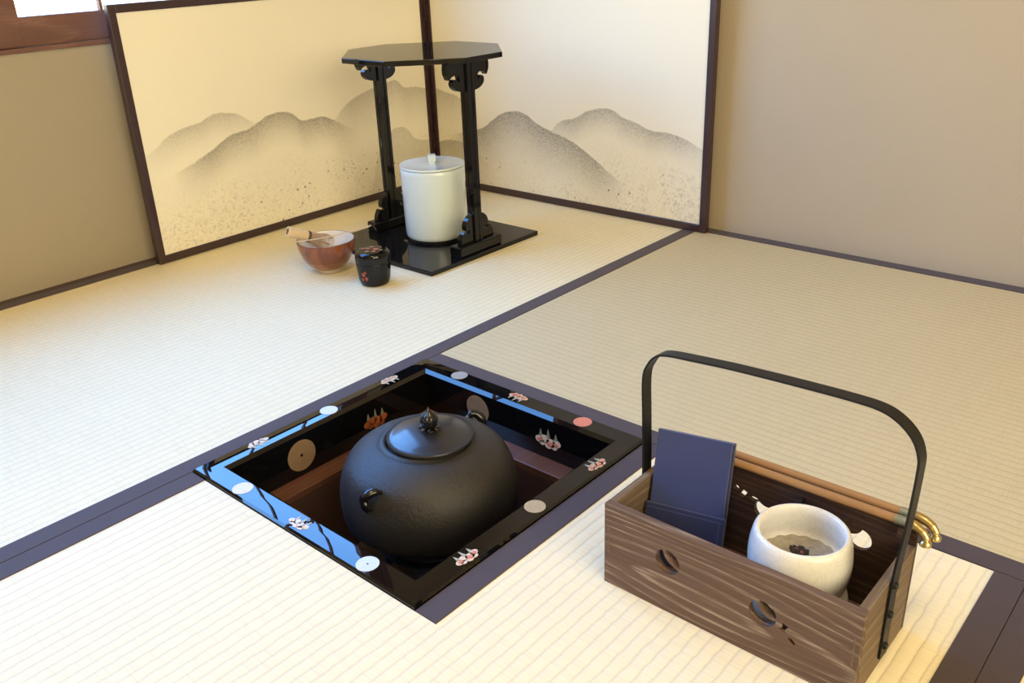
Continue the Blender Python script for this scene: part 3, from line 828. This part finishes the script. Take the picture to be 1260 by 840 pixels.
# ------------------------------------------------------------ tobacco tray
TX0, TX1, TY0, TY1, TH = .547, .8125, .1585, .282, .098
tt = empty('tobacco_tray', ((TX0+TX1)/2, (TY0+TY1)/2, 0), 'limed oak tobacco tray with a tall black strap handle, on the right of the hearth', 'tray box')
w = .0085
def lens(c0, r0, c1, r1, n=14):
    """C0 intersect C1 outline"""
    d = math.dist(c0, c1); a = math.atan2(c1[1]-c0[1], c1[0]-c0[0])
    t0 = math.acos(max(-1, min(1, (d*d+r0*r0-r1*r1)/(2*d*r0)))); t1 = math.acos(max(-1, min(1, (d*d+r1*r1-r0*r0)/(2*d*r1))))
    p = [(c0[0]+r0*math.cos(a-t0+2*t0*k/n), c0[1]+r0*math.sin(a-t0+2*t0*k/n)) for k in range(n+1)]
    p += [(c1[0]+r1*math.cos(a+PI-t1+2*t1*k/n), c1[1]+r1*math.sin(a+PI-t1+2*t1*k/n)) for k in range(1, n)]
    return p
def cres(c0, r0, c1, r1, n=18):
    """C0 minus C1 outline"""
    d = math.dist(c0, c1); a = math.atan2(c1[1]-c0[1], c1[0]-c0[0])
    t0 = math.acos((d*d+r0*r0-r1*r1)/(2*d*r0)); t1 = math.acos((d*d+r1*r1-r0*r0)/(2*d*r1))
    p = [(c0[0]+r0*math.cos(a+t0+(2*PI-2*t0)*k/n), c0[1]+r0*math.sin(a+t0+(2*PI-2*t0)*k/n)) for k in range(n+1)]
    p += [(c1[0]+r1*math.cos(a+PI+t1-2*t1*k/n), c1[1]+r1*math.sin(a+PI+t1-2*t1*k/n)) for k in range(1, n)]
    return p
def spool(cx_, cz_, r, ang, k=.55):
    """hourglass-shaped cut"""
    base = [(-r, -r*.8), (-r*k*.9, -r*.45), (-r*.35, 0), (-r*k*.9, r*.45), (-r*.75, r*.9), (0, r*1.02), (r*.75, r*.9), (r*k*.9, r*.45), (r*.35, 0), (r*k*.9, -r*.45), (r, -r*.8), (0, -r*.92)]
    return [(cx_+x*math.cos(ang)-y*math.sin(ang), cz_+x*math.sin(ang)+y*math.cos(ang)) for x, y in base]
def moon(cx_, cz_, r, ang=.85):
    o1 = (cx_+r*1.55*math.cos(ang), cz_+r*1.55*math.sin(ang))
    return [cres((cx_, cz_), r, o1, r*1.45), lens((cx_, cz_), r, o1, r*1.22)]
rect = [(TX0, .0005), (TX1, .0005), (TX1, TH), (TX0, TH)]
front = [rect] + moon(.622, .0605, .0138) + moon(.7235, .0520, .0138, 1.0) + [spool(.7447, .0468, .0048, -.35), lens((.7552, .0392), .0058, (.7512, .0335), .0058)]
Mfr = frame_M((0, TY0+w/2, 0), (1, 0, 0), (0, 0, 1))
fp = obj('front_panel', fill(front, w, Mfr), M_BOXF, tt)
for gx in (.5518, .8075):
    bm = nb(); box(bm, gx-.0009, gx+.0009, TY0-.0003, TY0+.001, .040, .0705)
    obj('joint_spline', bm, M_BOXS, fp)
TB = .1165
backo = [(TX0, .0005), (TX1, .0005), (TX1, TB-.006), (TX1-.004, TB), (TX0+.004, TB), (TX0, TB-.006)]
back = [backo, circ(.6310, .0890, .0030, 16), [(.6345, .0815), (.6392, .0795), (.6435, .0875), (.6392, .0895)], lens((.6512, .0765), .0092, (.6512, .0895), .0092), cres((.665, .0745), .0125, (.6665, .0925), .0135),
        cres((.7620, .0830), .0118, (.7515, .0985), .0125), lens((.7520, .0915), .0075, (.7510, .1035), .0075)]
Mbk = frame_M((0, TY1-.0025, 0), (1, 0, 0), (0, 0, 1))
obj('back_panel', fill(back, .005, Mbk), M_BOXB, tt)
for x0 in (TX0, TX1-w):
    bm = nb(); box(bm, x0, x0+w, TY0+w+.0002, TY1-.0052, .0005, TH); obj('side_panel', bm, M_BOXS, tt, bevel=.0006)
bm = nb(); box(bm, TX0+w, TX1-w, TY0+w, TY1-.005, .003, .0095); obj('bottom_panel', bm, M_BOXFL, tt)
# strap handle
hyf = lambda x: .238-(x-.545)/.27*.0187
hy = .2205
hp = [(TX0-.0022, hyf(.545), .012), (TX0-.0022, hyf(.545), .10), (TX0-.0038, hyf(.545), .16), (TX0-.0052, hyf(.545), .207)]
xs = [(.5470, .2245), (.5560, .2360), (.5690, .2415), (.60, .2455), (.6385, .2498), (.68, .2532), (.7198, .2560), (.755, .2580), (.7813, .2580), (.7980, .2528), (.8115, .2420), (.8185, .2280), (.8200, .212)]
hp = hp + [(x, hyf(x), z) for x, z in xs] + [(.8185, hyf(.818), .16), (TX1+.0024, hyf(.815), .10), (TX1+.0020, hyf(.815), .012)]
bm = nb(); ribbon(bm, spline(hp, 6), (.07, 1, 0), .0135, .0022)
hd_ = obj('strap_handle', bm, M_STRAP, tt, smooth=True, angle=45)
for x, sgn in ((TX0-.0033, -1), (TX1+.0031, 1)):
    for z in (.024, .060, .092):
        bm = nb()
        lathe(bm, [(0, 0), (.0036, 0), (.0036, .0012), (.0025, .0026), (0, .003)], (0, 0, 0), 16)
        bmesh.ops.transform(bm, matrix=Matrix.Translation((x, hyf(x), z)) @ Matrix.Rotation(sgn*PI/2, 4, 'Y'), verts=bm.verts)
        obj('screw', bm, M_STRAP, hd_, smooth=True)

# fire bowl
F = (.7275, .2205, .0097)
fb = empty('fire_bowl', F, 'rounded white crackle-glazed fire bowl, inside the oak tray right of the navy case', 'bowl')
bm = nb(); lathe(bm, [(0, .0), (.0455, .0), (.0472, .0015), (.0482, .015), (.0482, .030), (.0468, .0365), (.0435, .0395), (.0405, .0408), (.0400, .0420)]+spline([(.0418, .0440), (.0452, .0520), (.0472, .0640), (.0476, .0750), (.0466, .0870), (.0448, .0960)], 5)
                +[(.0434, .1002), (.0414, .1022), (.0396, .1020), (.0380, .0995)]+spline([(.0376, .094), (.0390, .082), (.0390, .070), (.030, .062)], 4)+[(0, .060)], F, 96)
obj('body', bm, M_CRACK, fb, smooth=True, angle=60)
bm = nb(); n = 40; rr_ = .0386; zc = F[2]+.070
vs = {}
cvt = bm.verts.new((F[0], F[1], zc+.003)); prev = None
for q in range(1, 13):
    r = rr_*q/12; ring = []
    for k in range(72):
        a = 2*PI*k/72; h = .0062*(1-q/12)**1.0+.0009*math.sin(a*18)*min(1, q/4)*(1-.3*q/12)
        ring.append(bm.verts.new((F[0]+r*math.cos(a), F[1]+r*math.sin(a), zc+h-.002)))
    if prev:
        for k in range(72): bm.faces.new((prev[k], prev[(k+1) % 72], ring[(k+1) % 72], ring[k]))
    else:
        for k in range(72): bm.faces.new((cvt, ring[k], ring[(k+1) % 72]))
    prev = ring
a_ = obj('ash', bm, M_ASH, None, F, smooth=True)
tag(a_, 'grey raked ash filling the white fire bowl', 'ash', kind='stuff')
chc = empty('charcoal_piece', (F[0], F[1], zc), 'small dark charcoal lump in the middle of the ash', 'charcoal')
bm = nb()
for k in range(9):
    a = random.random()*6.28; r = random.random()*.0055
    Mx = Matrix.Translation((F[0]+r*math.cos(a)*1.5, F[1]+r*math.sin(a), zc+.0048+random.random()*.002)) @ Matrix.Rotation(random.random()*6, 4, Vector((random.random(), random.random(), 1)))
    s_ = .0018+random.random()*.0018
    box(bm, -s_*1.3, s_*1.3, -s_, s_, -s_*.8, s_*.8, Mx)
obj('char', bm, M_CHAR, chc)
bm = nb()
for k in range(3):
    a = random.random()*6.28; Mx = Matrix.Translation((F[0]+.003*math.cos(a), F[1]+.003*math.sin(a), zc+.0078)) @ Matrix.Rotation(random.random()*6, 4, 'X')
    box(bm, -.0018, .0018, -.0012, .0012, -.001, .001, Mx)
obj('ember', bm, M_EMBER, chc)

# navy case, leaning in the left of the tray
ang = math.radians(13.9); leanv = Vector((-math.sin(ang)*.255, math.cos(ang)*.255, 1)).normalized()
ex = Vector((math.cos(ang), math.sin(ang), 0)); O = Vector((.5630, .2035, .0098))
eu = (leanv-ex*leanv.dot(ex)).normalized(); Mc = frame_M(O, ex, eu)
nv = empty('tobacco_case', tuple(O), 'navy blue fabric case standing upright in the left end of the oak tray', 'case')
# local z of Mc = ex x eu -> points to -y side (front); check sign
fz = 1 if (Mc.to_3x3() @ Vector((0, 0, 1))).y < 0 else -1
def nbx(name, x0, x1, y0, y1, z0, z1, m, p, bv=.0008):
    bm = nb(); a, b_ = sorted((fz*z0, fz*z1)); box(bm, x0, x1, y0, y1, a, b_, Mc); return obj(name, bm, m, p, bevel=bv)
nbx('back_board', .003, .0815, 0, .1425, -.0165, -.0085, M_NAVYD, nv)
fl = nbx('front_board', .002, .0800, 0, .1450, -.0080, -.0025, M_NAVY, nv)
pk = nbx('pocket', -.0008, .0828, -.0, .0655, -.0020, .0022, M_NAVYD, nv)
nbx('pocket_hem', .0008, .0812, .0600, .0612, .0022, .0026, M_NAVY, pk, 0)
nbx('pocket_seam', .0775, .0785, .003, .0600, .0022, .0026, M_NAVY, pk, 0)

# two pipes on the back edge
def pipe(y, z, x0, x1, dxe, label):
    z0, z1 = z, z+.0022
    t = empty('smoking_pipe', ((x0+x1)/2, y, z), label, 'pipe', 'slender bamboo pipes on the tray')
    bm = nb(); tube(bm, [(x0, y, z0), (x1, y, z1)], .0041, 20); obj('bamboo_stem', bm, M_BAMBOO, t, smooth=True, angle=40)
    z = z1; bm = nb(); tube(bm, [(x1-.006, y, z-.0001), (x1+.004, y, z)], .0047, 20); obj('ferrule', bm, M_PATINA, t, smooth=True, angle=40)
    bm = nb()
    path = spline([(x1+.004, y, z), (x1+.009, y, z+.0003), (x1+.0155+dxe, y-.001, z-.0008), (x1+.0215+dxe, y-.002, z-.0036), (x1+.0250+dxe, y-.003, z-.0075), (x1+.0258+dxe, y-.004, z-.0100)], 5)
    tube(bm, path, [.0046]*6+[.0047]*5+[.0043]*5+[.0038]*6+[.0034]*max(0, len(path)-22), 16)
    e_ = Vector(path[-1]); z = z0
    lathe(bm, [(.0034, .001), (.0052, -.001), (.0055, -.0035), (.0044, -.0035), (.003, -.001), (0, 0)], tuple(e_), 16)
    obj('metal_bowl', bm, M_BRASS, t, smooth=True, angle=50)
    bm = nb(); tube(bm, [(x0-.020, y, z), (x0-.008, y, z), (x0+.003, y, z)], [.0024, .0036, .0045], 16); obj('mouthpiece', bm, M_BRASS, t, smooth=True)
pipe(.2722, TB+.0047, .580, .7985, -.002, 'slender bamboo pipe with a brass bowl, the front one of two along the tray back')
pipe(.2852, TB+.0057, .580, .7985, .002, 'slender bamboo pipe with a brass bowl, the rear one of two along the tray back')
bm = nb(); tube(bm, [(.7035, TY1-.0052, .1035), (.7035, TY1-.009, .1045), (.7035, TY1-.013, .1075)], [.0024, .003, .0022], 10)
o = obj('pipe_peg', bm, M_STRAP, tt, smooth=True)
for x in (.575, .80):
    bm = nb(); box(bm, x-.003, x+.003, .2675, .2772, TB-.009, TB+.0006); box(bm, x-.003, x+.003, TY1, .2895, TB-.009, TB+.0016); obj('pipe_rest', bm, M_BOXB, tt)

# ------------------------------------------------------------ lights
w_ = bpy.data.worlds.new('sky'); scene.world = w_; w_.use_nodes = True; nt = w_.node_tree; nt.nodes.clear(); g = N(nt)
tc = g.n('TexCoord'); sx = g.n('SeparateXYZ'); g.l(tc.outputs['Generated'], sx.inputs[0])
skyc = g.ramp(g.math('ADD', g.math('MULTIPLY', sx.outputs[2], .5), .5), [(0, (.30, .27, .20)), (.48, (.42, .39, .31)), (.54, (.64, .62, .55)), (.61, (.42, .55, .76)), (.68, (.17, .44, 1.)), (1, (.13, .38, .95))])
east = g.ramp(g.math('ADD', g.math('MULTIPLY', sx.outputs[0], .5), .5), [(.35, 0.), (.75, 1.)])
skyc = g.mix(east, skyc, (.66, .57, .37))
bg = g.n('Background'); g.l(skyc, bg.inputs[0]); bg.inputs[1].default_value = 12.5
wo = g.n('OutputWorld'); g.l(bg.outputs[0], wo.inputs[0])

def area(name, loc, rot, sx_, sy_, power, col, portal=False):
    l = bpy.data.lights.new(name, 'AREA'); l.shape = 'RECTANGLE'; l.size = sx_; l.size_y = sy_; l.energy = power; l.color = col
    if portal: l.cycles.is_portal = True
    o = bpy.data.objects.new(name, l); COL.objects.link(o); o.location = loc; o.rotation_euler = rot; return o
area('window_portal', (XW-.125, (WY0+WY1)/2, (WZ0+WZ1)/2), (0, -PI/2, 0), WZ1-WZ0, WY1-WY0, 1, (1, 1, 1), True)
area('window_portal', (XR+.125, (RY0+RY1)/2, (RZ0+RZ1)/2), (0, PI/2, 0), RZ1-RZ0, RY1-RY0, 1, (1, 1, 1), True)
cl = empty('ceiling_lamp', (1.0, -.6, ZC), 'square paper ceiling lamp in the middle of the room ceiling', 'ceiling lamp')
bm = nb(); box(bm, .7, 1.3, -.9, -.3, ZC-.09, ZC-.002)
m, nt, b, _ = new_mat('lamp_paper'); b.inputs['Base Color'].default_value = (.9, .85, .7, 1); b.inputs['Emission Color'].default_value = (1, .84, .52, 1); b.inputs['Emission Strength'].default_value = 14
obj('paper_shade', bm, m, cl)

# ------------------------------------------------------------ camera
cd = bpy.data.cameras.new('camera'); cam = bpy.data.objects.new('camera', cd); COL.objects.link(cam)
cam.location = (.99273459, -.46518396, .62368148)
cam.rotation_euler = (math.radians(65.75901889), math.radians(2.11321258), math.radians(41.13599844))
cd.sensor_width = 36; cd.lens = 36*1106.819/1260; cd.clip_start = .02
scene.camera = cam
vs_ = scene.view_settings
scene.display_settings.display_device = 'sRGB'
vs_.view_transform = 'Standard'; vs_.look = 'None'; vs_.gamma = 1; vs_.use_curve_mapping = False
vs_.exposure = 0.12
scene.cycles.max_bounces = 8; scene.cycles.diffuse_bounces = 5; scene.cycles.glossy_bounces = 4
scene.cycles.use_denoising = True
scene.cycles.sample_clamp_indirect = 6
